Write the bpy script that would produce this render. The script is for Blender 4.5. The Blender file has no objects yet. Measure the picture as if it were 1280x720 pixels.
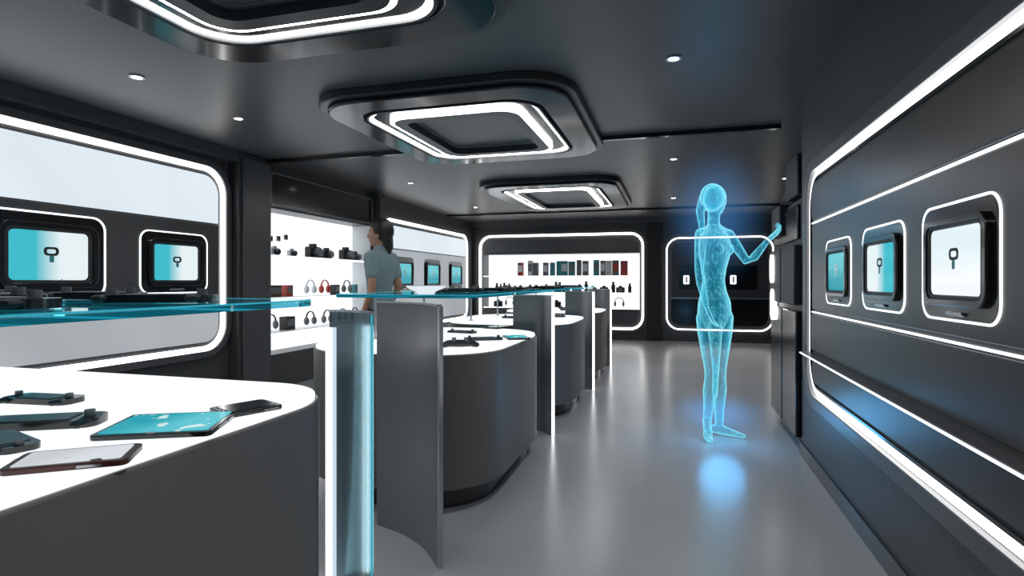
import bpy, bmesh, math, random
from mathutils import Vector, Matrix
random.seed(7)
A=math.radians(15.9); CA=math.cos(A); SA=math.sin(A)
H=2.40; HC=1.15
scene=bpy.context.scene
try:
    scene.view_settings.view_transform='Standard'
except Exception: pass

# ---------------------------------------------------------------- materials
def nt(name):
    m=bpy.data.materials.new(name); m.use_nodes=True
    t=m.node_tree; t.nodes.clear()
    o=t.nodes.new('ShaderNodeOutputMaterial')
    return m,t,o
def pbr(name,col,rough=.4,metal=0.,var=.12,scale=6.,bump=0.,spec=.5,emis=None,es=0.,coat=0.):
    m,t,o=nt(name)
    p=t.nodes.new('ShaderNodeBsdfPrincipled')
    tc=t.nodes.new('ShaderNodeTexCoord'); n=t.nodes.new('ShaderNodeTexNoise')
    n.inputs['Scale'].default_value=scale; n.inputs['Detail'].default_value=4
    t.links.new(tc.outputs['Object'],n.inputs['Vector'])
    r=t.nodes.new('ShaderNodeValToRGB')
    r.color_ramp.elements[0].position=.3; r.color_ramp.elements[1].position=.7
    r.color_ramp.elements[0].color=[c*(1-var) for c in col]+[1]
    r.color_ramp.elements[1].color=[min(1,c*(1+var)) for c in col]+[1]
    t.links.new(n.outputs['Fac'],r.inputs['Fac']); t.links.new(r.outputs['Color'],p.inputs['Base Color'])
    p.inputs['Roughness'].default_value=rough; p.inputs['Metallic'].default_value=metal
    p.inputs['Specular IOR Level'].default_value=spec
    p.inputs['Coat Weight'].default_value=coat
    p.inputs['Coat Roughness'].default_value=.08
    if emis: 
        p.inputs['Emission Color'].default_value=list(emis)+[1]; p.inputs['Emission Strength'].default_value=es
    if bump:
        b=t.nodes.new('ShaderNodeBump'); b.inputs['Strength'].default_value=bump; b.inputs['Distance'].default_value=.01
        t.links.new(n.outputs['Fac'],b.inputs['Height']); t.links.new(b.outputs['Normal'],p.inputs['Normal'])
    t.links.new(p.outputs[0],o.inputs[0]); return m
def emit(name,col,s,var=0.,scale=2.):
    m,t,o=nt(name); e=t.nodes.new('ShaderNodeEmission')
    if var:
        tc=t.nodes.new('ShaderNodeTexCoord'); n=t.nodes.new('ShaderNodeTexNoise'); n.inputs['Scale'].default_value=scale
        t.links.new(tc.outputs['Object'],n.inputs['Vector'])
        mr=t.nodes.new('ShaderNodeMapRange'); mr.inputs['From Min'].default_value=.3; mr.inputs['From Max'].default_value=.7
        mr.inputs['To Min'].default_value=s*(1-var); mr.inputs['To Max'].default_value=s*(1+var)
        t.links.new(n.outputs['Fac'],mr.inputs['Value']); t.links.new(mr.outputs[0],e.inputs['Strength'])
    else: e.inputs['Strength'].default_value=s
    e.inputs['Color'].default_value=list(col)+[1]
    t.links.new(e.outputs[0],o.inputs[0]); return m
def screen(name,c1,c2,s,axis='Y',scale=9.,mark=(.02,.05,.07),th=.66):
    m,t,o=nt(name); e=t.nodes.new('ShaderNodeEmission'); e.inputs['Strength'].default_value=s
    tc=t.nodes.new('ShaderNodeTexCoord'); sx=t.nodes.new('ShaderNodeSeparateXYZ'); t.links.new(tc.outputs['Generated'],sx.inputs[0])
    r=t.nodes.new('ShaderNodeValToRGB'); r.color_ramp.elements[0].color=list(c1)+[1]; r.color_ramp.elements[1].color=list(c2)+[1]
    r.color_ramp.elements[0].position=.3; r.color_ramp.elements[1].position=.62
    t.links.new(sx.outputs[axis],r.inputs['Fac'])
    n=t.nodes.new('ShaderNodeTexNoise'); n.inputs['Scale'].default_value=scale; n.inputs['Detail'].default_value=3
    t.links.new(tc.outputs['Object'],n.inputs['Vector'])
    r2=t.nodes.new('ShaderNodeValToRGB'); r2.color_ramp.elements[0].position=th; r2.color_ramp.elements[1].position=th+.03
    t.links.new(n.outputs['Fac'],r2.inputs['Fac'])
    mx=t.nodes.new('ShaderNodeMixRGB'); mx.inputs[2].default_value=list(mark)+[1]
    t.links.new(r2.outputs['Color'],mx.inputs[0]); t.links.new(r.outputs['Color'],mx.inputs[1])
    t.links.new(mx.outputs[0],e.inputs['Color'])
    g=t.nodes.new('ShaderNodeBsdfGlossy'); g.inputs['Roughness'].default_value=.08; g.inputs['Color'].default_value=(1,1,1,1)
    ms=t.nodes.new('ShaderNodeMixShader'); ms.inputs[0].default_value=.04
    t.links.new(e.outputs[0],ms.inputs[1]); t.links.new(g.outputs[0],ms.inputs[2]); t.links.new(ms.outputs[0],o.inputs[0]); return m
def clearmat(name,tint,em=None,es=0.,rough=.02):
    m,t,o=nt(name); tr=t.nodes.new('ShaderNodeBsdfTransparent'); tr.inputs[0].default_value=list(tint)+[1]
    g=t.nodes.new('ShaderNodeBsdfGlossy'); g.inputs['Roughness'].default_value=rough; g.inputs['Color'].default_value=(.9,1,1,1)
    lw=t.nodes.new('ShaderNodeFresnel'); lw.inputs[0].default_value=1.45
    ms=t.nodes.new('ShaderNodeMixShader'); t.links.new(lw.outputs[0],ms.inputs[0])
    t.links.new(tr.outputs[0],ms.inputs[1]); t.links.new(g.outputs[0],ms.inputs[2])
    last=ms
    if em:
        e=t.nodes.new('ShaderNodeEmission'); e.inputs[0].default_value=list(em)+[1]; e.inputs[1].default_value=es
        ad=t.nodes.new('ShaderNodeAddShader'); t.links.new(ms.outputs[0],ad.inputs[0]); t.links.new(e.outputs[0],ad.inputs[1]); last=ad
    t.links.new(last.outputs[0],o.inputs[0]); return m

M_wall=pbr('dark_wall_paint',(.058,.061,.066),.38,var=.08,scale=1.5)
M_wall2=pbr('graphite_panel',(.085,.088,.095),.32,var=.08,scale=2)
M_rpan=pbr('charcoal_display_panel',(.048,.048,.050),.30,var=.15,scale=1.5)
M_ceil=pbr('ceiling_satin',(.080,.083,.088),.36,var=.10,scale=1.2)
M_floor=pbr('polished_grey_floor',(.37,.38,.395),.24,var=.06,scale=1.0)
M_black=pbr('black_gloss',(.010,.011,.013),.18,var=.2,coat=.3)
M_blackm=pbr('black_matte',(.016,.017,.02),.5,var=.2)
M_frame=pbr('fixture_graphite',(.035,.037,.040),.3,var=.1)
M_counter=pbr('counter_graphite',(.135,.135,.135),.42,var=.05,scale=3)
M_part=pbr('partition_satin',(.18,.185,.195),.26,metal=.3,var=.06,scale=2)
M_led=emit('white_led',(1,1,1),4.5)
M_ledc=emit('ceiling_led',(1,1,1),14)
M_leds=emit('thin_led',(.92,.97,1),1.8)
M_soft=emit('backlit_panel',(.84,.93,1.0),.90,.06,.8)
M_soft2=emit('backlit_panel_dim',(.74,.80,.85),.55,.12,.8)
M_niche=emit('backlit_niche',(.93,.97,1.0),1.3,.06,1)
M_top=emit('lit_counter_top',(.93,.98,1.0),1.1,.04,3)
M_glass=clearmat('cyan_glass',(.30,.62,.70),em=(.02,.35,.45),es=.06)
M_glassd=clearmat('smoked_glass',(.13,.16,.185),em=(.055,.085,.10),es=.33,rough=.2)
M_cy=emit('cyan_edge',(.06,.50,.66),.75)
M_scr=screen('screen_cyan_white',(.06,.55,.66),(.88,.97,1),.95,th=.72)
M_scr2=screen('screen_cyan',(.04,.42,.52),(.20,.72,.80),.85,'Z',th=.72)
M_scr3=screen('screen_white',(.95,.98,1),(.80,.93,.97),1.0,'Z',12,th=.78)
M_scr4=screen('screen_tablet',(.03,.45,.55),(.14,.68,.78),.85,'X',16,(.8,1,1),th=.60)
M_scr5=screen('screen_phone',(.75,.80,.84),(.9,.95,1),.8,'X',22,(.1,.1,.12))
M_red=pbr('red_plastic',(.45,.04,.03),.35); M_teal=pbr('teal_plastic',(.04,.30,.34),.35)
M_white=pbr('white_plastic',(.75,.78,.8),.3,var=.03); M_grey=pbr('grey_plastic',(.16,.17,.18),.35)
M_brown=pbr('red_brown_plastic',(.07,.02,.015),.3); M_metal=pbr('brushed_metal',(.45,.47,.5),.28,metal=.9)

# ---------------------------------------------------------------- builder
def rr(u0,u1,v0,v1,r,n=9):
    r=max(0,min(r,(u1-u0)/2-1e-4,(v1-v0)/2-1e-4)); P=[]
    if r<=1e-5: return [(u0,v0),(u1,v0),(u1,v1),(u0,v1)]
    for cx,cy,s in ((u1-r,v0+r,-90),(u1-r,v1-r,0),(u0+r,v1-r,90),(u0+r,v0+r,180)):
        for i in range(n):
            a=math.radians(s+90*i/(n-1)); P.append((cx+r*math.cos(a),cy+r*math.sin(a)))
    return P
FR=lambda O,U,V,N:(Vector(O),Vector(U),Vector(V),Vector(N))
TOP=FR((0,0,0),(1,0,0),(0,1,0),(0,0,1))
class MB:
    def __init__(s): s.v=[];s.f=[];s.m=[];s.mats=[]
    def mi(s,m):
        if m not in s.mats: s.mats.append(m)
        return s.mats.index(m)
    def add(s,vs,fs,m):
        b=len(s.v); s.v+= [Vector(x) for x in vs]; k=s.mi(m)
        for f in fs: s.f.append([b+i for i in f]); s.m.append(k)
    def prism(s,fr,pts,n0,n1,m,top_scale=None):
        O,U,V,N=fr; n=len(pts)
        vs=[O+U*p[0]+V*p[1]+N*n0 for p in pts]+[O+U*p[0]+V*p[1]+N*n1 for p in pts]
        fs=[list(range(n))[::-1],list(range(n,2*n))]+[[i,(i+1)%n,n+(i+1)%n,n+i] for i in range(n)]
        s.add(vs,fs,m)
    def ring(s,fr,po,pi,n0,n1,m):
        O,U,V,N=fr; n=len(po)
        q=lambda p,k:O+U*p[0]+V*p[1]+N*k
        vs=[q(p,n0) for p in po]+[q(p,n0) for p in pi]+[q(p,n1) for p in po]+[q(p,n1) for p in pi]
        fs=[]
        for i in range(n):
            j=(i+1)%n
            fs+=[[i,j,n+j,n+i],[2*n+i,3*n+i,3*n+j,2*n+j],[i,2*n+i,2*n+j,j],[n+i,n+j,3*n+j,3*n+i]]
        s.add(vs,fs,m)
    def rring(s,fr,u0,u1,v0,v1,r,w,n0,n1,m):
        s.ring(fr,rr(u0,u1,v0,v1,r),rr(u0+w,u1-w,v0+w,v1-w,max(r-w,.012)),n0,n1,m)
    def box(s,x0,x1,y0,y1,z0,z1,m):
        s.prism(TOP,[(x0,y0),(x1,y0),(x1,y1),(x0,y1)],z0,z1,m)
    def loft(s,secs,side,m,n=16,cap=True):
        side=Vector(side); P=[Vector(a[0]) for a in secs]; k=len(P); R=[]
        def rg(p,t,ra,rb):
            sd=(side-t*side.dot(t))
            if sd.length<1e-4: sd=t.orthogonal()
            sd.normalize(); w=t.cross(sd)
            return [p+sd*ra*math.cos(2*math.pi*i/n)+w*rb*math.sin(2*math.pi*i/n) for i in range(n)]
        T=[]
        for i in range(k):
            t=(P[min(i+1,k-1)]-P[max(i-1,0)]); T.append(t.normalized())
        if cap:
            ra,rb=secs[0][1:3]; e=min(ra,rb)
            R.append(rg(P[0]-T[0]*e*.9,T[0],ra*.35,rb*.35)); R.append(rg(P[0]-T[0]*e*.6,T[0],ra*.78,rb*.78))
        for i in range(k): R.append(rg(P[i],T[i],secs[i][1],secs[i][2]))
        if cap:
            ra,rb=secs[-1][1:3]; e=min(ra,rb)
            R.append(rg(P[-1]+T[-1]*e*.6,T[-1],ra*.78,rb*.78)); R.append(rg(P[-1]+T[-1]*e*.9,T[-1],ra*.35,rb*.35))
        vs=[x for r in R for x in r]; fs=[]
        for a in range(len(R)-1):
            for i in range(n):
                j=(i+1)%n; fs.append([a*n+i,a*n+j,(a+1)*n+j,(a+1)*n+i])
        fs.append(list(range(n))[::-1]); L=(len(R)-1)*n; fs.append([L+i for i in range(n)])
        s.add(vs,fs,m)
    def cyl(s,p0,p1,r,m,n=16,r2=None):
        r2=r if r2 is None else r2
        s.loft([(p0,r,r),(p1,r2,r2)],(1,.03,.02),m,n,cap=False)
    def ell(s,c,rx,ry,rz,m,S=(1,0,0),F=(0,1,0),n=16,k=10):
        c=Vector(c);S=Vector(S);F=Vector(F);Z=S.cross(F)
        vs=[c+Z*rz]; 
        for i in range(1,k):
            t=math.pi*i/k
            for j in range(n):
                p=2*math.pi*j/n; vs.append(c+S*rx*math.sin(t)*math.cos(p)+F*ry*math.sin(t)*math.sin(p)+Z*rz*math.cos(t))
        vs.append(c-Z*rz); L=len(vs)-1; fs=[]
        for j in range(n): fs.append([0,1+j,1+(j+1)%n]); fs.append([L,L-n+(j+1)%n,L-n+j])
        for i in range(k-2):
            for j in range(n): fs.append([1+i*n+j,1+(i+1)*n+j,1+(i+1)*n+(j+1)%n,1+i*n+(j+1)%n])
        s.add(vs,fs,m)
    def obj(s,name,parent=None,bevel=0,loc=None,rotz=0,remesh=0,smooth=0,center=False):
        me=bpy.data.meshes.new(name)
        off=Vector((0,0,0))
        if center:
            mn=Vector([min(v[i] for v in s.v) for i in range(3)]); mx=Vector([max(v[i] for v in s.v) for i in range(3)])
            off=(mn+mx)/2
        me.from_pydata([tuple(v-off) for v in s.v],[],s.f)
        for m in s.mats: me.materials.append(m)
        for p,k in zip(me.polygons,s.m): p.material_index=k
        b=bmesh.new(); b.from_mesh(me); bmesh.ops.recalc_face_normals(b,faces=b.faces); b.to_mesh(me); b.free()
        for p in me.polygons: p.use_smooth=True
        try: me.set_sharp_from_angle(angle=math.radians(35))
        except Exception: pass
        o=bpy.data.objects.new(name,me); scene.collection.objects.link(o)
        o.location=off
        if loc is not None: o.location=Vector(loc); o.rotation_euler=(0,0,rotz)
        if remesh:
            r=o.modifiers.new('r','REMESH'); r.mode='VOXEL'; r.voxel_size=remesh; r.use_smooth_shade=True
            sm=o.modifiers.new('s','SMOOTH'); sm.factor=.5; sm.iterations=smooth
        if bevel:
            bv=o.modifiers.new('b','BEVEL'); bv.width=bevel; bv.segments=2; bv.limit_method='ANGLE'; bv.angle_limit=math.radians(50)
        if parent: o.parent=parent
        return o
def empty(name,loc=(0,0,0),rotz=0):
    o=bpy.data.objects.new(name,None); scene.collection.objects.link(o); o.location=loc; o.rotation_euler=(0,0,rotz); o.empty_display_size=.1; return o

# ---------------------------------------------------------------- room shell
def boxo(name,x0,x1,y0,y1,z0,z1,m,bev=0,parent=None):
    b=MB(); b.box(x0,x1,y0,y1,z0,z1,m); return b.obj(name,bevel=bev,parent=parent)
XL=-4.10; XR=.82; YB=11.4
boxo('floor',-4.6,2.3,-1.7,12.0,-.1,0,M_floor)
boxo('ceiling',-4.6,2.3,-1.7,12.0,H,H+.1,M_ceil)
boxo('wall_left',-4.55,-4.4,-1.6,11.9,0,H,M_wall)
boxo('wall_back',-4.4,2.2,11.8,11.9,0,H,M_wall)
boxo('wall_front',-4.4,2.2,-1.6,-1.5,0,H,M_wall)
boxo('wall_right',XR,XR+.1,-1.5,4.15,0,H,M_wall)
boxo('wall_right_far',2.1,2.2,-1.5,11.8,0,H,M_wall)
# ceiling seams and cornice
b=MB(); b.box(-4.1,.82,4.90,4.95,H-.035,H,M_black); b.obj('trim_1')
b=MB(); b.box(-4.1,2.1,9.9,9.95,H-.03,H,M_black); b.obj('trim_2')
b=MB(); b.box(-4.1,-4.0,-1.5,4.5,H-.10,H,M_wall2); b.box(-4.1,2.1,11.3,11.4,H-.10,H,M_wall2); b.obj('trim_3')
b=MB(); b.box(XR-.012,XR,-1.5,4.15,0,.09,M_black); b.obj('baseboard_right')

FRt=FR((XR,0,0),(0,1,0),(0,0,1),(-1,0,0))
FL=FR((XL,0,0),(0,1,0),(0,0,1),(1,0,0))
FB=FR((0,YB,0),(1,0,0),(0,0,1),(0,-1,0))

# ---- right wall display
p=empty('display_wall',(XR,1.8,1.1)); 
def part(b,name,par,bev=0,center=True):
    o=b.obj(name,bevel=bev,center=center)
    o.parent=par; o.matrix_parent_inverse=Matrix.Translation(-Vector(par.location)) if par.rotation_euler.z==0 else par.matrix_world.inverted()
    return o
y0,y1=-.5,3.90
b=MB(); b.rring(FRt,y0-.07,y1+.07,.40,1.88,.26,.07,0,.03,M_wall2); part(b,'outer_bezel',p,.004)
b=MB(); b.rring(FRt,y0,y1,.475,1.81,.2,.036,0,.006,M_led); part(b,'light_frame',p)
b=MB(); b.rring(FRt,y0+.038,y1-.038,.513,1.772,.17,.014,0,.012,M_black); part(b,'inner_bezel',p)
b=MB(); b.prism(FRt,rr(y0+.08,y1-.08,1.515,1.745,.06),0,.014,M_rpan); b.prism(FRt,rr(y0+.08,y1-.08,.985,1.495,.02),0,.010,M_rpan)
part(b,'upper_panels',p,.004)
b=MB(); b.prism(FRt,rr(y0+.06,y1-.06,.735,.955,.01),0,.012,M_rpan); b.prism(FRt,rr(y0+.08,y1-.08,.54,.69,.07),0,.012,M_rpan); part(b,'lower_panels',p,.004)
b=MB(); b.box(XR-.008,XR,y0+.06,y1-.06,1.501,1.509,M_leds); b.box(XR-.008,XR,y0+.06,y1-.06,.962,.969,M_leds); part(b,'light_lines',p)
b=MB(); b.box(XR-.06,XR,y0+.05,y1-.0,.700,.716,M_wall2); b.box(XR-.064,XR-.06,y0+.05,y1-.0,.705,.712,M_leds); part(b,'ledge',p)  # emissive strip on the ledge edge paints its bright highlight line

def display(name,fr,u0,u1,v0,v1,scr,style=0,outline=True,d0=0.0,dk=1.0):
    p=empty(name,tuple(fr[0]+fr[1]*((u0+u1)/2)+fr[2]*((v0+v1)/2)))
    w=u1-u0; k=w/.48
    b=MB()
    if outline: b.rring(fr,u0,u1,v0,v1,.06*k,.007*k,d0,d0+.004*dk,M_leds)
    b.prism(fr,rr(u0+.009*k,u1-.009*k,v0+.009*k,v1-.009*k,.055*k),d0,d0+.003*dk,M_black if style!=1 else M_wall2)
    part(b,'housing',p)
    e=.045*k
    b=MB(); b.rring(fr,u0+e,u1-e,v0+e,v1-e,.05*k,.022*k,d0,d0+.018*dk,M_black); b.rring(fr,u0+e+.024*k,u1-e-.024*k,v0+e+.02*k,v1-e-.02*k,.03*k,.012*k,d0,d0+.014*dk,M_blackm); part(b,'bezel',p,.003)
    e=.088*k
    b=MB(); b.prism(fr,rr(u0+e,u1-e,v0+e*.9,v1-e*.9,.02*k),d0,d0+.010*dk,scr); part(b,'screen',p)
    b=MB(); b.prism(fr,rr((u0+u1)/2-.05*k,(u0+u1)/2+.05*k,v0+.018*k,v0+.030*k,.004),d0,d0+.012*dk,M_metal); part(b,'speaker_slot',p)
    # small product graphic shown on the screen
    b=MB(); cu,cv=(u0+u1)/2,(v0+v1)/2+.01; g=.03*k; t0,t1=d0+.010*dk,d0+.0105*dk
    mk=M_blackm if scr is not M_scr2 else M_white
    b.ring(fr,rr(cu-g,cu+g,cv-g*.2,cv+g*1.0,g*.5,5),rr(cu-g*.6,cu+g*.6,cv+g*.1,cv+g*.7,g*.28,5),t0,t1,mk)
    b.prism(fr,rr(cu-g*.25,cu+g*.35,cv-g*1.1,cv-g*.2,g*.1,3),t0,t1,M_teal if scr is not M_scr2 else M_white); part(b,'screen_graphic',p)
    return p
display('wall_display',FRt,1.74,2.22,1.03,1.39,M_scr3,d0=.010)
display('wall_display',FRt,2.37,2.85,1.03,1.38,M_scr,d0=.010)
display('wall_display',FRt,3.02,3.48,1.03,1.37,M_scr2,1,d0=.010)
display('wall_display',FRt,.9,1.5,1.02,1.41,M_scr,d0=.010)

# ---- dark cabinet column at end of right wall
p=empty('storage_cabinet',(.95,4.65,0))
b=MB(); b.box(.83,2.08,4.16,5.25,.06,1.72,M_blackm); b.box(.88,2.05,4.2,5.2,0,.06,M_black); part(b,'carcass',p,.01)
b=MB(); b.box(.79,.83,4.2,4.68,.10,.95,M_black); b.box(.79,.83,4.72,5.2,.10,.95,M_black); b.box(.78,.83,4.2,4.68,.99,1.40,M_blackm); b.box(.78,.83,4.72,5.2,.99,1.40,M_blackm); b.box(.81,.83,4.25,5.18,1.44,1.68,M_black); part(b,'doors',p,.008)
b=MB(); fr=FR((.78,0,0),(0,1,0),(0,0,1),(-1,0,0))
for yy in (5.05,): b.prism(fr,rr(yy-.07,yy+.07,1.14,1.37,.06),0,.012,M_led); b.prism(fr,rr(yy-.07,yy+.07,.84,1.09,.06),-.02,.008,M_led)
part(b,'light_handles',p)
b=MB(); b.box(.80,2.08,4.2,4.62,1.74,2.02,M_blackm); b.box(.86,2.08,4.62,5.2,1.72,1.86,M_black); b.box(.78,.9,4.75,5.1,1.50,1.74,M_blackm); part(b,'top_box',p,.01)

# ---- left wall sections
b=MB(); b.box(-4.4,XL,-1.5,4.48,0,H-.0,M_wall); b.obj('wall_panel')
p=empty('window_display',(XL,2.5,1.3))
y0,y1=.6,4.42
b=MB(); b.rring(FL,y0-.06,y1+.06,.46,2.26,.3,.06,0,.04,M_wall2); part(b,'outer_bezel',p,.004)
b=MB(); b.rring(FL,y0,y1,.52,2.20,.24,.042,0,.02,M_led); part(b,'light_frame',p)
def clipped(u0,u1,v0,v1,top,bot,r,n=9):
    P=[]
    cs=[((u1,v0),-90,bot),((u1,v1),0,top),((u0,v1),90,top),((u0,v0),180,bot)]
    for (cx,cy),s,f in cs:
        if not f: P.append((cx,cy)); continue
        x=cx-r if cx==u1 else cx+r; y=cy-r if cy==v1 else cy+r
        for i in range(n):
            a=math.radians(s+90*i/(n-1)); P.append((x+r*math.cos(a),y+r*math.sin(a)))
    return P
b=MB(); b.prism(FL,clipped(y0+.08,y1-.08,1.69,2.12,True,False,.17),0,.012,M_soft); part(b,'upper_light_panel',p)
b=MB(); b.prism(FL,rr(y0+.08,y1-.08,.965,1.675,.0),0,.02,M_wall); part(b,'display_band',p,.004)
b=MB(); b.prism(FL,clipped(y0+.08,y1-.08,.60,.95,False,True,.15),0,.012,M_soft2); part(b,'lower_light_panel',p)
display('wall_display',FL,2.45,3.24,1.03,1.62,M_scr,d0=.02,dk=2)
display('wall_display',FL,3.52,4.20,1.05,1.57,M_scr,d0=.02,dk=2)
display('wall_display',FL,1.4,2.15,1.03,1.62,M_scr,d0=.02,dk=2)

b=MB(); b.box(-4.4,-4.0,4.5,4.96,0,H,M_wall); b.box(-4.0,-3.975,4.54,4.92,.05,H-.05,M_wall2); b.obj('wall_pilaster',bevel=.01)
# shelf niche
p=empty('display_shelving',(-4.25,6.05,0))
b=MB(); b.box(-4.4,-4.1,4.98,7.14,0,.37,M_wall); b.box(-4.4,-4.1,4.98,7.14,1.93,H,M_wall); part(b,'carcass',p)
b=MB(); b.prism(FL,rr(5.04,7.1,1.97,2.29,.05),0,.03,M_black); b.rring(FL,5.02,7.12,1.95,2.31,.06,.02,0,.045,M_part); part(b,'header_board',p,.003)
b=MB(); b.box(-4.4,-4.385,5.0,7.12,.37,1.93,M_niche); part(b,'lit_back_panel',p)
b=MB()
for z in (.60,.98,1.44): b.box(-4.385,-4.11,5.0,7.12,z-.018,z,M_white)
b.box(-4.385,-4.1,4.98,5.0,.37,1.93,M_white); b.box(-4.385,-4.1,7.12,7.14,.37,1.93,M_white)
part(b,'shelves',p)
b=MB()
for z in (.58,.96,1.42): b.box(-4.112,-4.10,5.0,7.12,z-.008,z+.014,M_leds)
part(b,'shelf_lights',p)
b=MB(); b.box(-4.4,-4.0,7.15,7.36,0,H,M_wall); b.box(-4.0,-3.98,7.18,7.33,.05,H-.05,M_wall2); b.obj('wall_pilaster',bevel=.01)
# section C
b=MB(); b.box(-4.4,XL,7.37,11.4,0,H,M_wall); b.obj('wall_panel')
p=empty('window_display',(XL,9.2,1.3)); y0,y1=7.46,11.0
b=MB(); b.rring(FL,y0,y1,.40,2.10,.24,.045,0,.02,M_led); part(b,'light_frame',p)
b=MB(); b.prism(FL,clipped(y0+.09,y1-.09,1.66,2.0,True,False,.15),0,.012,M_soft); b.prism(FL,rr(y0+.09,y1-.09,.5,.9,.0),0,.012,M_soft2); part(b,'light_panels',p)
b=MB(); b.prism(FL,rr(y0+.09,y1-.09,.93,1.64,.0),0,.02,M_soft2); part(b,'display_band',p)
for a in (7.75,8.85,9.95): display('wall_display',FL,a,a+.72,1.0,1.55,M_scr2,0,False,.02,2)

# ---- back wall
NX0,NX1=-3.88,-.64
b=MB(); b.box(-4.4,NX0,YB,11.8,0,H,M_wall); b.box(NX1,2.1,YB,11.8,0,H,M_wall); b.box(NX0,NX1,YB,11.8,0,.6,M_wall); b.box(NX0,NX1,YB,11.8,1.72,H,M_wall); b.obj('wall_back_panel')
p=empty('product_shelving',(-2.25,YB+.2,0))
b=MB(); b.rring(FB,-3.96,-.56,.2,2.12,.26,.04,0,.03,M_led); part(b,'light_frame',p)
b=MB(); b.rring(FB,-4.02,-.50,.14,2.18,.3,.055,0,.05,M_wall2); part(b,'outer_bezel',p)
b=MB(); b.prism(FB,clipped(-3.84,-.68,1.76,2.0,True,False,.15),0,.02,M_wall2); b.prism(FB,clipped(-3.84,-.68,.3,.56,False,True,.15),0,.02,M_wall2); part(b,'bezel_panels',p)
b=MB(); b.box(NX0,NX1,11.77,11.79,.6,1.72,M_niche); part(b,'lit_back_panel',p)
b=MB()
for z in (.62,.93,1.27): b.box(NX0,NX1,YB+.02,11.77,z-.018,z,M_white)
part(b,'shelves',p)
b=MB()
for z in (.61,.92,1.26): b.box(NX0,NX1,YB+.005,YB+.02,z-.01,z+.01,M_leds)
part(b,'shelf_lights',p)
b=MB()
b.box(-.5,-.22,YB-.06,YB,0,H,M_blackm); b.obj('wall_pilaster',bevel=.01)
p=empty('wall_storage_panel',(.8,YB,1))
b=MB(); b.rring(FB,-.14,1.78,.22,2.0,.25,.022,0,.02,M_led); part(b,'light_frame',p)
b=MB(); b.prism(FB,clipped(-.05,1.69,.85,1.91,True,False,.18),0,.02,M_wall2); b.prism(FB,clipped(-.05,1.69,.31,.82,False,True,.18),0,.02,M_black); b.prism(FB,rr(.1,1.5,1.0,1.45,.04),.02,.035,M_black);part(b,'panels',p,.004)
b=MB()
for x in (.18,1.02): b.prism(FB,rr(x,x+.11,1.10,1.27,.02),.035,.05,M_niche); b.prism(FB,rr(x+.045,x+.07,1.13,1.24,.01),.05,.055,M_blackm)
part(b,'labels',p)
b=MB(); b.prism(FB,rr(-.05,1.69,.82,.85,.0),0,.10,M_metal); part(b,'ledge',p)

# ---------------------------------------------------------------- products
def controller(b,c,s,m,m2,yaw=0):
    c=Vector(c); U=Vector((math.cos(yaw),math.sin(yaw),0)); V=Vector((-math.sin(yaw),math.cos(yaw),0))
    b.loft([(c-U*.06*s,.03*s,.018*s),(c,.032*s,.02*s),(c+U*.06*s,.03*s,.018*s)],V,m,12)
    for q in (-1,1):
        b.loft([(c+U*.058*s*q,.028*s,.018*s),(c+U*.085*s*q-V*.05*s-Vector((0,0,.003)),.017*s,.014*s)],U,m,10)
        b.cyl(c+U*.032*s*q-V*.01*s,c+U*.032*s*q-V*.01*s+Vector((0,0,.032*s)),.012*s,m2,10)
def headphone(b,c,s,m,m2,yaw=0):
    c=Vector(c); U=Vector((math.cos(yaw),math.sin(yaw),0)); V=Vector((-math.sin(yaw),math.cos(yaw),0))
    pts=[(c+U*.08*s*math.cos(t)+Vector((0,0,.10*s+.09*s*math.sin(t))),.012*s,.007*s) for t in [math.pi*i/10 for i in range(11)]]
    b.loft(pts,V,m,8)
    for q in (-1,1):
        b.ell(c+U*.075*s*q+Vector((0,0,.075*s)),.022*s,.038*s,.05*s,m2,U,V,12,8)
def bottle(b,c,s,m,m2):
    c=Vector(c); Z=Vector((0,0,1))
    b.loft([(c,.03*s,.03*s),(c+Z*.10*s,.032*s,.032*s),(c+Z*.13*s,.018*s,.018*s),(c+Z*.15*s,.018*s,.018*s)],(1,0,0),m,12,False)
    b.cyl(c+Z*.15*s,c+Z*.165*s,.026*s,m2,10)
def camera_body(b,c,s,m,m2,d):
    c=Vector(c); d=Vector(d); U=Vector((-d.y,d.x,0)); fr=(c,U,Vector((0,0,1)),d)
    b.prism(fr,rr(-.07*s,.07*s,0,.09*s,.015*s,4),-.025*s,.025*s,m)
    b.prism(fr,rr(-.025*s,.025*s,.085*s,.115*s,.008*s,4),-.02*s,.02*s,m)
    q=c+Vector((0,0,.045*s)); b.cyl(q+d*.02*s,q+d*.075*s,.034*s,m2,14)
def boxp(b,c,w,d,h,m,m2,dirv):
    c=Vector(c); dv=Vector(dirv); U=Vector((-dv.y,dv.x,0)); fr=(c,U,Vector((0,0,1)),dv)
    b.prism(fr,rr(-w/2,w/2,0,h,.004,3),-d/2,d/2,m)
    b.prism(fr,rr(-w/2+.01,w/2-.01,h*.3,h*.8,.004,3),d/2,d/2+.002,m2)
b=MB(); x=-3.1
cols=[M_red,M_white,M_grey,M_grey,M_teal,M_teal,M_teal,M_teal,M_grey,M_grey,M_teal,M_grey,M_white,M_grey,M_red]
i=0
while x<-.80:
    w=random.uniform(.09,.16); boxp(b,(x,YB+.16,1.27),w,.1,random.uniform(.27,.33),cols[i%15],cols[(i+1)%15] if i%3 else M_white,(0,-1,0)); x+=w+random.choice([.02,.04,.10]); i+=1
b.obj('boxed_products')
b=MB(); x=-3.65
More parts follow.
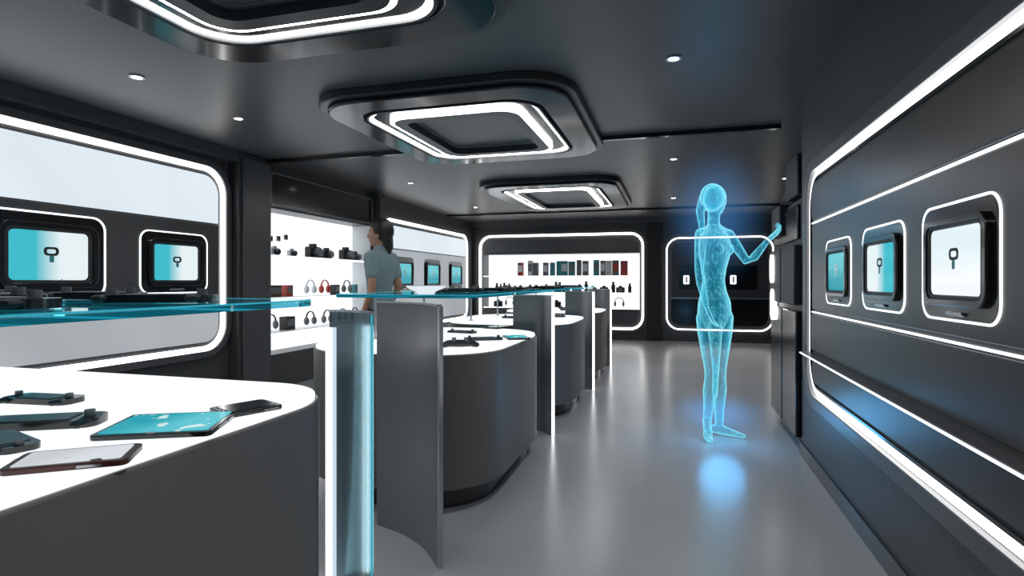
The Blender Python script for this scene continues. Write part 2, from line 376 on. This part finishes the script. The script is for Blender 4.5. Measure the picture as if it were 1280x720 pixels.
while x<-.80:
    if random.random()<.5: bottle(b,(x,YB+.14+random.uniform(0,.1),.93),random.uniform(1.0,1.4),M_blackm,M_black); x+=random.uniform(.08,.12)
    else: camera_body(b,(x+.05,YB+.14,.93),random.uniform(1.,1.4),M_blackm,M_grey,(0,-1,0)); x+=.23
b.obj('gadget_collection')
b=MB(); x=-3.6
while x<-.85:
    if random.random()<.5: camera_body(b,(x,YB+.17,.62),1.3,M_blackm,M_black,(0,-1,0))
    else: headphone(b,(x,YB+.17,.62),1.1,M_blackm,M_grey)
    x+=random.uniform(.20,.30)
b.obj('camera_collection')
# left niche
b=MB()
for y,s in ((5.3,.9),(5.6,.8),): camera_body(b,(-4.24,y,1.44),s,M_white,M_black,(1,0,0))
for y,s in ((6.0,1.5),(6.28,1.2),(6.72,1.5),(6.95,1.1)): camera_body(b,(-4.24,y,1.44),s,M_blackm,M_grey,(1,0,0))
b.obj('camera_collection')
b=MB()
for y,m in ((5.95,M_white),(6.25,M_red),(6.75,M_grey)): headphone(b,(-4.24,y,.98),1.0,m,m,math.pi/2)
b.obj('headphone_collection')
b=MB()
for y,m,w in ((5.3,M_brown,.2),(5.55,M_red,.1),(6.5,M_blackm,.1),(6.95,M_teal,.08)): boxp(b,(-4.26,y,.98),w,.08,.13,m,M_grey,(1,0,0))
b.obj('boxed_products')
b=MB()
for y in (5.25,5.55,5.95,6.3,6.65,6.95):
    if random.random()<.5: boxp(b,(-4.26,y,.60),.15,.1,.15,M_blackm,M_grey,(1,0,0))
    else: headphone(b,(-4.24,y,.60),1.0,M_blackm,M_grey,math.pi/2)
b.obj('headphone_collection')
b=MB()
for k in range(5):
    y=5.15+k*.13; boxp(b,(-4.373,y,1.62+.02*math.sin(k*2)),.05,.02,.06,M_grey,M_black,(1,0,0))
b.obj('hanging_earphones')

# ---------------------------------------------------------------- ceiling fixtures
def fixture(cx,cy,w,h):
    p=empty('ceiling_light_fixture',(cx,cy,H)); fr=FR((cx,cy,H),(1,0,0),(0,1,0),(0,0,-1)); a,c=w/2,h/2
    def R(i0,i1,n1,m,b,r=.36,n0=0):
        b.ring(fr,rr(-a+i0,a-i0,-c+i0,c-i0,max(r-i0*.5,.06)),rr(-a+i1,a-i1,-c+i1,c-i1,max(r-i1*.5,.05)),n0,n1,m)
    b=MB(); R(0,.27,.055,M_frame,b); part(b,'outer_frame',p,.008)
    b=MB(); R(.05,.25,.085,M_black,b,n0=.055); part(b,'gloss_band',p,.01)
    b=MB(); R(.285,.31,.075,M_ledc,b); R(.41,.435,.095,M_ledc,b); part(b,'light_rings',p)
    b=MB(); R(.31,.41,.07,M_black,b); R(.435,.52,.10,M_frame,b); R(.27,.285,.09,M_frame,b); part(b,'inner_frame',p)
    b=MB(); b.prism(fr,rr(-a+.52,a-.52,-c+.52,c-.52,.1),0,.05,M_wall2); R(.55,.565,.056,M_metal,b,n0=.05); part(b,'centre_panel',p)
fixture(-1.50,4.28,1.82,2.1)
fixture(-1.52,7.95,1.8,2.6)
fixture(-1.55,1.50,1.78,2.2)

# downlights
def downlight(x,y,e=25):
    p=empty('recessed_downlight',(x,y,H)); fr=FR((x,y,H),(1,0,0),(0,1,0),(0,0,-1))
    b=MB(); b.ring(fr,rr(-.045,.045,-.045,.045,.045),rr(-.03,.03,-.03,.03,.03),0,.006,M_metal); part(b,'trim_ring',p)
    b=MB(); b.prism(fr,rr(-.029,.029,-.029,.029,.029),0,.004,M_ledc); part(b,'lens',p)
    l=bpy.data.lights.new('spot','SPOT'); l.energy=e; l.spot_size=math.radians(125); l.spot_blend=.8; l.shadow_soft_size=.05
    o=bpy.data.objects.new('lamp',l); scene.collection.objects.link(o); o.location=(x,y,H-.03); o.parent=p; o.matrix_parent_inverse=Matrix.Translation((-x,-y,-H))
for x,y in ((0.0,3.3),(0.0,6.0),(-3.15,2.7),(-3.2,3.6),(-3.2,6.55),(0.0,8.8),(0.0,.6),(-3.2,9),(-3.2,.8),(1.3,7.5)): downlight(x,y,46 if x>-1 else 28)

# ---------------------------------------------------------------- counters
def counter(x0,x1,y0,y1,r=.42,name='display_counter'):
    p=empty(name,((x0+x1)/2,(y0+y1)/2,0))
    b=MB(); b.prism(TOP,rr(x0,x1,y0,y1,r,14),.11,.785,M_counter); part(b,'body',p,.006)
    b=MB(); b.prism(TOP,rr(x0+.07,x1-.07,y0+.07,y1-.07,r-.07,14),0,.11,M_black); part(b,'plinth',p)
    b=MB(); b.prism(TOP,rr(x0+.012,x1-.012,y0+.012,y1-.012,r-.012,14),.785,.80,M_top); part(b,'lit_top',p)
    return p
counter(-3.1,-1.02,-.6,1.68,.30)
counter(-2.0,-.88,2.55,4.06,.42)
counter(-2.0,-.84,4.55,5.92,.40)
counter(-2.0,-.82,6.42,7.62,.38)

def partition(xa,ya,xb,yb,h,m,edge_m,name='counter_partition',glass=False,led_left=False,ew=.012):
    p=empty(name,(xa,ya,0)); d=Vector((xb-xa,yb-ya,0)); L=d.length; d.normalize(); nrm=Vector((-d.y,d.x,0))
    N=12; outl=[]
    for i in range(N+1):
        t=i/N; q=Vector((xa,ya,0))+d*L*t+nrm*(-.05*math.sin(math.pi*t)); outl.append(q)
    b=MB(); th=.018
    pts=[(q.x,q.y) for q in outl]+[((q+nrm*th).x,(q+nrm*th).y) for q in reversed(outl)]
    b.prism(TOP,pts,0,h,m); part(b,'panel',p)
    b=MB(); q=Vector((xa,ya,0)); fr=(q,d,nrm,Vector((0,0,1)))
    e0=.006 if glass else 0
    b.prism(fr,rr(-ew,.0,e0,th-e0,.0),0.0,h,edge_m); part(b,'edge_strip',p)
    if led_left:
        b=MB(); q=Vector((xb,yb,0)); b.prism((q,d,nrm,Vector((0,0,1))),rr(-.01,.022,-.006,th+.004,.0),0,h-.06,M_led); part(b,'light_strip',p)
    b=MB(); pts2=[((q-nrm*.003).x,(q-nrm*.003).y) for q in outl]+[((q+nrm*(th+.003)).x,(q+nrm*(th+.003)).y) for q in reversed(outl)]
    b.prism(TOP,pts2,h,h+.008,M_metal); part(b,'cap',p)
    return p
partition(-1.0,1.76,-1.25,1.90,1.035,M_glassd,M_cy,glass=True,led_left=True,ew=.004)
partition(-.90,2.12,-1.34,2.42,1.05,M_part,M_metal,ew=.014)
partition(-.865,4.16,-1.22,4.36,1.04,M_part,M_led)
partition(-.82,6.05,-1.15,6.24,1.04,M_part,M_led)
partition(-.82,7.78,-1.12,7.92,1.04,M_part,M_led)

# glass shelves over counters
p=empty('glass_shelf',(-2,1.2,1.06))
b=MB(); b.prism(TOP,rr(-3.0,-1.25,.3,1.84,.12),1.062,1.084,M_glass); part(b,'glass_top',p)
b=MB(); b.ring(TOP,rr(-3.0,-1.25,.3,1.84,.12),rr(-2.995,-1.255,.305,1.835,.115),1.080,1.085,M_cy); part(b,'edge_light',p)
b=MB()
for x,y in ((-2.9,1.5),(-2.7,.6),(-1.45,.45)): b.cyl((x,y,.80),(x,y,1.062),.009,M_metal); b.cyl((x,y,.80),(x,y,.806),.025,M_metal)
part(b,'posts',p)
p=empty('glass_shelf',(-1.5,5,1.06))
b=MB(); b.prism(TOP,rr(-1.85,-1.0,2.75,7.6,.12),1.062,1.080,M_glass); part(b,'glass_top',p)
b=MB(); b.ring(TOP,rr(-1.85,-1.0,2.75,7.6,.12),rr(-1.845,-1.005,2.755,7.595,.115),1.077,1.081,M_cy); part(b,'edge_light',p)
b=MB()
for y in (3.1,3.8,4.8,5.6,6.7,7.3):
    for x in (-1.75,): b.cyl((x,y,.80),(x,y,1.062),.008,M_metal); b.cyl((x,y,.80),(x,y,.806),.022,M_metal)
part(b,'posts',p)

# devices
def tablet(name,c,w,l,yaw,scr,m=M_black,th=.012,scale=1):
    p=empty(name,c); U=(math.cos(yaw),math.sin(yaw),0); V=(-math.sin(yaw),math.cos(yaw),0)
    fr=FR(c,U,V,(0,0,1))
    b=MB(); b.prism(fr,rr(-w/2,w/2,-l/2,l/2,.015,5),0,th,m); part(b,'body',p,.002)
    b=MB(); b.prism(fr,rr(-w/2+.012,w/2-.012,-l/2+.014,l/2-.014,.006,4),th,th+.0015,scr); part(b,'screen',p)
    b=MB(); b.prism(fr,rr(-.01,.01,-l/2+.003,-l/2+.008,.002,4),th,th+.002,M_metal); b.prism(fr,rr(w/2-.002,w/2+.002,.02,.06,0),th*.3,th*.7,M_metal); part(b,'buttons',p)
def W(px,py,z):
    D=709*(HC-z)/(py-352); l=(px-640)/709*D
    return (l*CA-D*SA, l*SA+D*CA, z)
tablet('tablet',W(212,534,.801),.25,.21,.45,M_scr4,M_black)
tablet('smartphone',W(95,577,.801),.12,.20,-.95,M_scr5,M_brown)
tablet('tablet',W(308,513,.801),.12,.15,-.4,M_black,M_black)
def handheld(c,s,yaw,name='handheld_console'):
    c=Vector(c); b=MB(); U=(math.cos(yaw),math.sin(yaw),0); V=(-math.sin(yaw),math.cos(yaw),0); fr=FR(c,U,V,(0,0,1))
    b.prism(fr,rr(-.16*s,.16*s,-.06*s,.06*s,.04*s,6),0,.022*s,M_black)
    b.prism(fr,rr(-.09*s,.09*s,-.045*s,.045*s,.006*s,3),.022*s,.025*s,M_grey)
    for q in (-1,1):
        k=c+Vector(U)*.125*s*q; b.cyl(k+Vector((0,0,.02*s)),k+Vector((0,0,.04*s)),.014*s,M_grey,12)
        b.loft([(k+Vector((0,0,.013*s)),.03*s,.012*s),(k-Vector(V)*.075*s+Vector((0,0,.013*s)),.018*s,.011*s)],U,M_blackm,10)
    b.obj(name)
handheld(W(50,532,.801),.85,.5); handheld(W(8,556,.801),.6,-.3)
handheld(W(55,502,.801),.7,.1)
def gc(c,s,yaw):
    b=MB(); controller(b,(c[0],c[1],c[2]+.021*s),s,M_blackm,M_grey,yaw); b.obj('game_controller')
gc(W(575,434,.80),1.0,.4); handheld(W(605,425,.801),.7,.5); handheld(W(578,416,.801),.65,-.2)
tablet('tablet',W(645,423,.801),.14,.19,.5,M_scr4,M_black); tablet('tablet',W(622,410,.801),.14,.2,-.3,M_black,M_black)
for c in ((-1.2,4.95,.801),(-1.45,5.2,.801),(-1.15,5.5,.801),(-1.2,6.8,.801),(-1.3,7.2,.801)): handheld(c,.8,random.uniform(-.6,.6))
for c,s,y in (((-1.6,.95,1.086),1.1,.3),((-1.95,1.22,1.086),1.2,-.3),((-2.45,1.2,1.086),1.2,.2),((-1.55,1.4,1.086),1.05,.4),((-2.1,.8,1.086),1.1,0),((-2.6,1.6,1.086),1.2,-.2),((-2.05,1.6,1.086),1.1,.1)): handheld(c,s,y)
for c,s in (((-1.35,3.45,1.081),1.1),((-1.25,3.9,1.081),1.0),((-1.3,4.6,1.081),1.0),((-1.2,5.3,1.081),1.0),((-1.3,6.2,1.081),1.0),((-1.25,7.0,1.081),1.0)): 
    handheld(c,s,random.uniform(-1,1))
# white dish, glow put into its material so it shows white
b=MB(); c=Vector((-1.36,2.98,1.081)); Z=Vector((0,0,1))
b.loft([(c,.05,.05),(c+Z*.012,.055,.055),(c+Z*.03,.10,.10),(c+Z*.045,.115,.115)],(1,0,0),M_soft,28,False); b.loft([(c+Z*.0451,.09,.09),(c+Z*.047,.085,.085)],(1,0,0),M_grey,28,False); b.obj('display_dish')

# ---------------------------------------------------------------- figures
def head(b,c,S,F,sc,m):
    c=Vector(c);S=Vector(S).normalized();F=Vector(F).normalized();Z=S.cross(F); 
    if Z.z<0: Z=-Z
    n,k=56,44; vs=[]; 
    g=lambda x:math.exp(-x*x)
    def pt(t,p):
        st,cz=math.sin(t),math.cos(t); cx,fy=math.cos(p),math.sin(p)
        if cz<0:
            X=.077*cx*(st**.75)*(1-.33*(-cz)**1.3); Y=.096*fy*((st**.5) if fy>0 else st**1.0*(1-.3*(-cz)))
        else: X=.077*cx*st; Y=.096*fy*st
        Zz=.118*cz
        if fy>0:
            Y+=.026*g(X/.014)*g((Zz+.024)/.018)+.012*g(X/.011)*g((Zz-.004)/.022)
            Y-=.011*g((abs(X)-.032)/.015)*g((Zz-.008)/.012)
            Y+=.005*g(X/.05)*g((Zz-.030)/.012)
            Y+=.008*g(X/.022)*g((Zz+.058)/.010)
            Y+=.010*g(X/.022)*g((Zz+.098)/.014)
        return c+(S*X+F*Y+Z*Zz)*sc
    vs=[pt(0.0001,0)]
    for i in range(1,k):
        for j in range(n): vs.append(pt(math.pi*i/k,2*math.pi*j/n))
    vs.append(c-Z*.118*sc); L=len(vs)-1; fs=[]
    for j in range(n): fs.append([0,1+j,1+(j+1)%n]); fs.append([L,L-n+(j+1)%n,L-n+j])
    for i in range(k-2):
        for j in range(n): fs.append([1+i*n+j,1+(i+1)*n+j,1+(i+1)*n+(j+1)%n,1+i*n+(j+1)%n])
    b.add(vs,fs,m)
    for q in (-1,1): b.ell(c+(S*.077*q-F*.006-Z*.012)*sc,.008*sc,.018*sc,.030*sc,m,S,F,12,8)
def limb(b,j,rs,side,m):
    secs=[]
    for t,ra,rb in rs:
        i=min(int(t),len(j)-2); f=t-i; secs.append((Vector(j[i]).lerp(Vector(j[i+1]),f),ra,rb))
    b.loft(secs,side,m,18)
def hand(b,w,d,n,s,m,curl=.35,thumb=1,L=.175):
    w=Vector(w);d=Vector(d).normalized();n=Vector(n);n=(n-d*n.dot(d)).normalized();s=d.cross(n)*thumb
    pl=L*.52
    b.loft([(w,.023,.017),(w+d*pl*.35,.034,.015),(w+d*pl*.8,.040,.014),(w+d*pl,.037,.011)],s,m,14)
    for i,(o,fl) in enumerate(((.029,.42),(.0105,.48),(-.0085,.45),(-.027,.36))):
        q=w+d*pl*.9+s*o; fl*=L; secs=[(q,.0095,.0092)]; ang=curl*.5; dd=d
        for k,part_ in enumerate((.46,.31,.25)):
            dd=(d*math.cos(ang)+n*math.sin(ang)+s*o*3.5).normalized(); q=q+dd*fl*part_; secs.append((q,.0085-.0008*k,.0082-.0008*k)); ang+=curl*(.9+.15*i)
        b.loft(secs,s,m,10)
    q=w+d*pl*.25+s*.022; secs=[(q,.013,.012)]
    for k,(a,c_,e) in enumerate(((.75,.55,.2),(.9,.35,.35),(1,.1,.4))):
        dd=(d*a+s*c_+n*e).normalized(); q=q+dd*(.030-.004*k); secs.append((q,.0105-.001*k,.010-.001*k))
    b.loft(secs,n,m,10)
def foot(b,ank,dirv,L,drop,m,inf=0.):
    a=Vector(ank); d=Vector(dirv).normalized(); Z=Vector((0,0,1)); s=d.cross(Z)
    hz=drop
    b.loft([(a-d*.045-Z*(hz-.032),.028+inf,.026+inf),(a+d*.03-Z*(hz-.036),.034+inf,.034+inf),(a+d*.10-Z*(hz-.028),.042+inf,.025+inf),(a+d*(L-.07)-Z*(hz-.020),.040+inf,.018+inf),(a+d*(L-.055)-Z*(hz-.018),.03+inf,.015+inf)],s,m,14)
    b.loft([(a+Z*.03,.034+inf,.036+inf),(a-Z*(hz*.5),.033+inf,.036+inf),(a-Z*(hz-.03),.032+inf,.04+inf)],s,m,14)

# ---- hologram
def holo_mat():
    m,t,o=nt('hologram_light')
    tr=t.nodes.new('ShaderNodeBsdfTransparent'); e=t.nodes.new('ShaderNodeEmission')
    tc=t.nodes.new('ShaderNodeTexCoord')
    n=t.nodes.new('ShaderNodeTexNoise'); n.inputs['Scale'].default_value=9; n.inputs['Detail'].default_value=6
    mp=t.nodes.new('ShaderNodeMapping'); mp.inputs['Scale'].default_value=(1,1,.40)
    t.links.new(tc.outputs['Object'],mp.inputs['Vector']); t.links.new(mp.outputs[0],n.inputs['Vector'])
    sb=t.nodes.new('ShaderNodeMath'); sb.operation='PINGPONG'; sb.inputs[1].default_value=.06
    t.links.new(n.outputs['Fac'],sb.inputs[0])
    ve=t.nodes.new('ShaderNodeMapRange'); ve.inputs['From Min'].default_value=0; ve.inputs['From Max'].default_value=.014; ve.inputs['To Min'].default_value=.28; ve.inputs['To Max'].default_value=0
    t.links.new(sb.outputs[0],ve.inputs['Value'])
    lw=t.nodes.new('ShaderNodeLayerWeight'); lw.inputs['Blend'].default_value=.36
    mr=t.nodes.new('ShaderNodeMapRange'); mr.inputs['To Min'].default_value=.12; mr.inputs['To Max'].default_value=1.0
    t.links.new(lw.outputs['Facing'],mr.inputs['Value'])
    ad=t.nodes.new('ShaderNodeMath'); ad.operation='ADD'; ad.use_clamp=True
    t.links.new(mr.outputs[0],ad.inputs[0]); t.links.new(ve.outputs[0],ad.inputs[1])
    cr=t.nodes.new('ShaderNodeValToRGB'); cr.color_ramp.elements[0].color=(.03,.44,.66,1); cr.color_ramp.elements[1].color=(.36,.92,1.0,1)
    cr.color_ramp.elements[0].position=.22
    t.links.new(ad.outputs[0],cr.inputs['Fac']); t.links.new(cr.outputs['Color'],e.inputs['Color']); e.inputs['Strength'].default_value=1.2
    ms=t.nodes.new('ShaderNodeMixShader'); t.links.new(ad.outputs[0],ms.inputs[0]); t.links.new(tr.outputs[0],ms.inputs[1]); t.links.new(e.outputs[0],ms.inputs[2])
    t.links.new(ms.outputs[0],o.inputs[0]); return m
M_holo=holo_mat()
PX=.00592
Dh=4.2; lat=(893-640)/709*Dh
hx,hy=lat*CA-Dh*SA, lat*SA+Dh*CA
hp=empty('hologram_woman',(hx,hy,0),A)
def q(px,py,v=0.): return Vector(((px-893)*PX,v,HC-(py-352)*PX))
F=Vector((.57,-.82,0)); S=Vector((.82,.57,0))
b=MB()
head(b,q(893,250,.0),Vector((.93,.36,0)),Vector((.36,-.93,0)),.98,M_holo)
b.loft([(q(892,284),.050,.046),(q(892,274),.042,.043),(q(893,262,0),.045,.048)],S,M_holo)
b.loft([(q(893,402),.112,.09),(q(893,390),.142,.105),(q(893,378),.138,.10),(q(892,364),.108,.08),(q(892,350),.092,.070),(q(892,335),.108,.080),(q(893,318),.132,.10),(q(893,304),.142,.095),(q(893,294),.138,.072),(q(893,287),.095,.052)],S,M_holo,24)
for s_ in (-1,1): b.ell(q(893,312)+F*.07+S*.062*s_,.048,.04,.048,M_holo,S,F)
shL=q(872,293,-.075); shR=q(915,292,.075)
b.loft([(shL+Vector((0,0,-.005)),.040,.040),(q(893,287,0),.048,.048),(shR+Vector((0,0,-.005)),.040,.040)],Vector((0,0,1)),M_holo)
jl=[shL,q(868,343,-.10),q(876,384,-.13)]
limb(b,jl,[(0,.043,.043),(.4,.040,.040),(.9,.031,.031),(1.25,.032,.032),(1.7,.024,.024),(2,.019,.017)],S,M_holo)
hand(b,jl[2],q(882,402,-.16)-jl[2],Vector((1,-.3,0)),S,M_holo,.35,-1)
jr=[shR,q(936,330,.0),q(954,301,-.08)]
limb(b,jr,[(0,.043,.043),(.4,.039,.039),(.9,.031,.031),(1.3,.032,.032),(1.7,.024,.024),(2,.019,.017)],S,M_holo)
hand(b,jr[2],q(966,289,-.11)-jr[2],Vector((-.4,-.2,1)),S,M_holo,.6,1,.165)
kL=q(887,466,-.05); aL=q(882,527,-.03); kR=q(901,464,.03); aR=q(901,532,.03)
LR=[(0,.088,.092),(.25,.084,.088),(.6,.066,.07),(.95,.049,.052),(1.1,.046,.05),(1.35,.050,.054),(1.7,.034,.036),(2,.027,.03)]
limb(b,[q(884,396,-.035),kL,aL],LR,S,M_holo); limb(b,[q(903,396,.035),kR,aR],LR,S,M_holo)
b.loft([(aL+Vector((0.005,.02,.01)),.03,.032),(aL+Vector((-.005,-.03,-.045)),.034,.028),(aL+Vector((-.02,-.08,-.085)),.038,.020),(Vector((aL.x-.03,aL.y-.13,.018)),.028,.014)],S,M_holo,14)
b.loft([(aL+Vector((0.01,.03,-.03)),.024,.024),(aL+Vector((0,.0,-.04)),.028,.028)],S,M_holo,14)
b.loft([(Vector((aR.x-.04,aR.y+.02,.05)),.026,.030),(Vector((aR.x+.02,aR.y,.045)),.034,.036),(Vector((aR.x+.09,aR.y-.04,.03)),.038,.022),(Vector((aR.x+.15,aR.y-.08,.018)),.028,.013)],Vector((.5,.85,0)),M_holo,14)
def childobj(b,name,par,**k):
    o=b.obj(name,**k); o.parent=par; return o
childobj(b,'body',hp,remesh=.0058,smooth=3)
b=MB(); hc=q(893,250); Fh=Vector((.36,-.93,0)); Sh=Vector((.93,.36,0))
b.ell(hc-Fh*.026+Vector((0,0,.022)),.086,.092,.106,M_holo,Sh,Fh,28,18)
b.loft([(q(884,246,.06),.04,.04),(q(879,262,.07),.035,.03),(q(880,280,.05),.028,.022),(q(880,292,.04),.012,.01)],S,M_holo)
childobj(b,'hair',hp,remesh=.007,smooth=4)
def glow_volume(name,loc,r,dens,col):  # emission-only volume added to paint the hologram's blue halo and floor glow
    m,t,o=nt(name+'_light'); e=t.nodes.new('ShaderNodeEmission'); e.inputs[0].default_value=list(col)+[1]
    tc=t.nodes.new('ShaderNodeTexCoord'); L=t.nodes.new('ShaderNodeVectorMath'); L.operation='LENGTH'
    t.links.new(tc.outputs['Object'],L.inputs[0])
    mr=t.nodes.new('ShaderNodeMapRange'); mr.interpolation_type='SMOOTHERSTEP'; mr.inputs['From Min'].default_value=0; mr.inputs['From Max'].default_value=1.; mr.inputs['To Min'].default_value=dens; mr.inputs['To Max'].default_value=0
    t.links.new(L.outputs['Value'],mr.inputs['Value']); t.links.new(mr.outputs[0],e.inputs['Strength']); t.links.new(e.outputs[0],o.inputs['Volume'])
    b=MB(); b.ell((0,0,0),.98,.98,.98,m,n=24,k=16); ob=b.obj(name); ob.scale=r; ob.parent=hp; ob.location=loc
glow_volume('upper_glow_volume',(.0,.0,1.65),(.46,.45,.62),.55,(.10,.42,1.0))
glow_volume('lower_glow_volume',(-.02,-.12,.20),(.44,.46,.195),1.0,(.06,.40,1.0))
for z,e,v,rad in ((.26,5,-.15,.16),(1.7,1.5,.25,.3)):  # added point lights for the hologram's blue glow, no lamp fitting there
    l=bpy.data.lights.new('glow','POINT'); l.energy=e; l.color=(.12,.5,1); l.shadow_soft_size=rad
    o=bpy.data.objects.new('hologram_glow_fill',l); scene.collection.objects.link(o); o.parent=hp; o.location=(0,v,z)
# ---- woman
M_skin=pbr('skin',(.45,.24,.16),.5,var=.05); M_shirt=pbr('grey_teal_cotton',(.20,.285,.305),.8,var=.1,scale=30,bump=.2)
M_pants=pbr('dark_trousers',(.02,.022,.03),.8); M_hair=pbr('black_hair',(.010,.008,.007),.45,scale=60,var=.4); M_lip=pbr('lips',(.35,.10,.08),.4)
Dw=4.9; lat=(475-640)/709*Dw; wx,wy=lat*CA-Dw*SA,lat*SA+Dw*CA
wp=empty('woman_shopper',(wx,wy,0),A)
F=Vector((-.90,.44,0)); F.normalize(); S=Vector((F.y,-F.x,0)) # her right, away from camera
V3=lambda f,s,z:F*f+S*s+Vector((0,0,z))
Fh=Vector((-.97,.1,0)).normalized(); Sh=Vector((Fh.y,-Fh.x,0))
hc=V3(.0,0,1.56)
b=MB(); head(b,hc,Sh,Fh,.98,M_skin)
b.loft([(V3(-.02,0,1.39),.055,.055),(V3(-.015,0,1.45),.046,.048),(V3(-.01,0,1.53),.046,.05)],S,M_skin)
tors=[(V3(0,0,.80),.12,.09),(V3(-.01,0,.88),.155,.105),(V3(-.01,0,.94),.15,.102),(V3(0,0,1.02),.122,.085),(V3(0,0,1.08),.115,.08),(V3(0,0,1.18),.128,.092),(V3(.0,0,1.28),.145,.102),(V3(-.01,0,1.36),.145,.08),(V3(-.02,0,1.405),.09,.058)]
b.loft(tors,S,M_skin,24)
arms=[]
for s_ in (-1,1):
    j=[V3(-.015,.15*s_,1.355),V3(-.07,.18*s_,1.09),V3(.03 if s_<0 else .10,.185*s_,.88 if s_<0 else .90)]
    arms.append(j)
    limb(b,j,[(0,.043,.043),(.4,.039,.039),(.9,.032,.032),(1.25,.033,.034),(1.7,.024,.025),(2,.020,.018)],F,M_skin)
    hand(b,j[2],(j[2]-j[1])+Vector((0,0,-.05)),-S*s_+F*.3,S,M_skin,.4,s_)
legs=[]
for s_ in (-1,1):
    j=[V3(0,.08*s_,.84),V3(.01,.085*s_,.46),V3(-.03,.09*s_,.09)]; legs.append(j)
    limb(b,j,LR,S,M_skin); foot(b,j[2],F+S*.15*s_,.2,.09,M_skin)
childobj(b,'body',wp,remesh=.006,smooth=3)
b=MB(); I=.012
b.loft([(p_,a_+I,c_+I) for p_,a_,c_ in tors[1:]],S,M_shirt,24)
b.loft([(arms[0][0],.052,.052),(V3(-.02,0,1.385),.056,.05),(arms[1][0],.052,.052)],Vector((0,0,1)),M_shirt)
for j in arms: limb(b,j,[(0,.054,.054),(.3,.053,.053),(.55,.052,.052)],F,M_shirt)
childobj(b,'t_shirt',wp,remesh=.009,smooth=4)
b=MB(); b.loft([(V3(0,0,.82),.13,.10),(V3(-.01,0,.88),.168,.118),(V3(-.01,0,.93),.163,.114)],S,M_pants,24)
for j in legs: limb(b,j,[(0,.1,.105),(.25,.096,.1),(.6,.08,.082),(.95,.064,.066),(1.35,.062,.066),(1.9,.055,.055)],S,M_pants)
childobj(b,'trousers',wp,remesh=.009,smooth=4)
b=MB()
for s_,j in zip((-1,1),legs): foot(b,j[2],F+S*.15*s_,.205,.088,M_black,.006)
childobj(b,'shoes',wp,remesh=.007,smooth=2)
b=MB()
b.ell(hc-Fh*.026+Vector((0,0,.028)),.090,.097,.110,M_hair,Sh,Fh,28,18)
b.ell(hc+Fh*.022+Vector((0,0,.078)),.066,.066,.050,M_hair,Sh,Fh,24,14)
b.loft([(hc-Fh*.05+Vector((0,0,.02)),.084,.055),(hc-Fh*.068+Vector((0,0,-.06)),.078,.045),(hc-Fh*.08+Vector((0,0,-.12)),.06,.034),(hc-Fh*.078+Vector((0,0,-.165)),.034,.02)],Sh,M_hair)
childobj(b,'hair',wp,remesh=.007,smooth=3)
M_eye=pbr('eye_white',(.7,.7,.7),.2)
b=MB()
for s_ in (-1,1):
    e=hc+Sh*.031*s_+Fh*.074+Vector((0,0,.008)); b.ell(e,.012,.009,.008,M_eye,Sh,Fh); b.ell(e+Fh*.005,.005,.006,.005,M_black,Sh,Fh)
    b.loft([(e+Sh*s_*-.012+Fh*.012+Vector((0,0,.02)),.003,.003),(e+Sh*s_*.012+Fh*.008+Vector((0,0,.021)),.003,.003)],Vector((0,0,1)),M_hair,8)
b.loft([(hc+Fh*.085-Sh*.02+Vector((0,0,-.056)),.004,.004),(hc+Fh*.091+Vector((0,0,-.056)),.007,.006),(hc+Fh*.085+Sh*.02+Vector((0,0,-.056)),.004,.004)],Vector((0,0,1)),M_lip,8)
childobj(b,'face_details',wp)

# ---------------------------------------------------------------- world, camera
w=bpy.data.worlds.new('world'); scene.world=w; w.use_nodes=True
w.node_tree.nodes['Background'].inputs[0].default_value=(.5,.6,.7,1); w.node_tree.nodes['Background'].inputs[1].default_value=.3
cam=bpy.data.cameras.new('camera'); co=bpy.data.objects.new('camera',cam); scene.collection.objects.link(co)
cam.sensor_width=36; cam.lens=709/1280*36; cam.shift_y=-8/1280; cam.clip_start=.02
co.location=(0,0,HC); co.rotation_euler=(math.radians(90),0,A); scene.camera=co
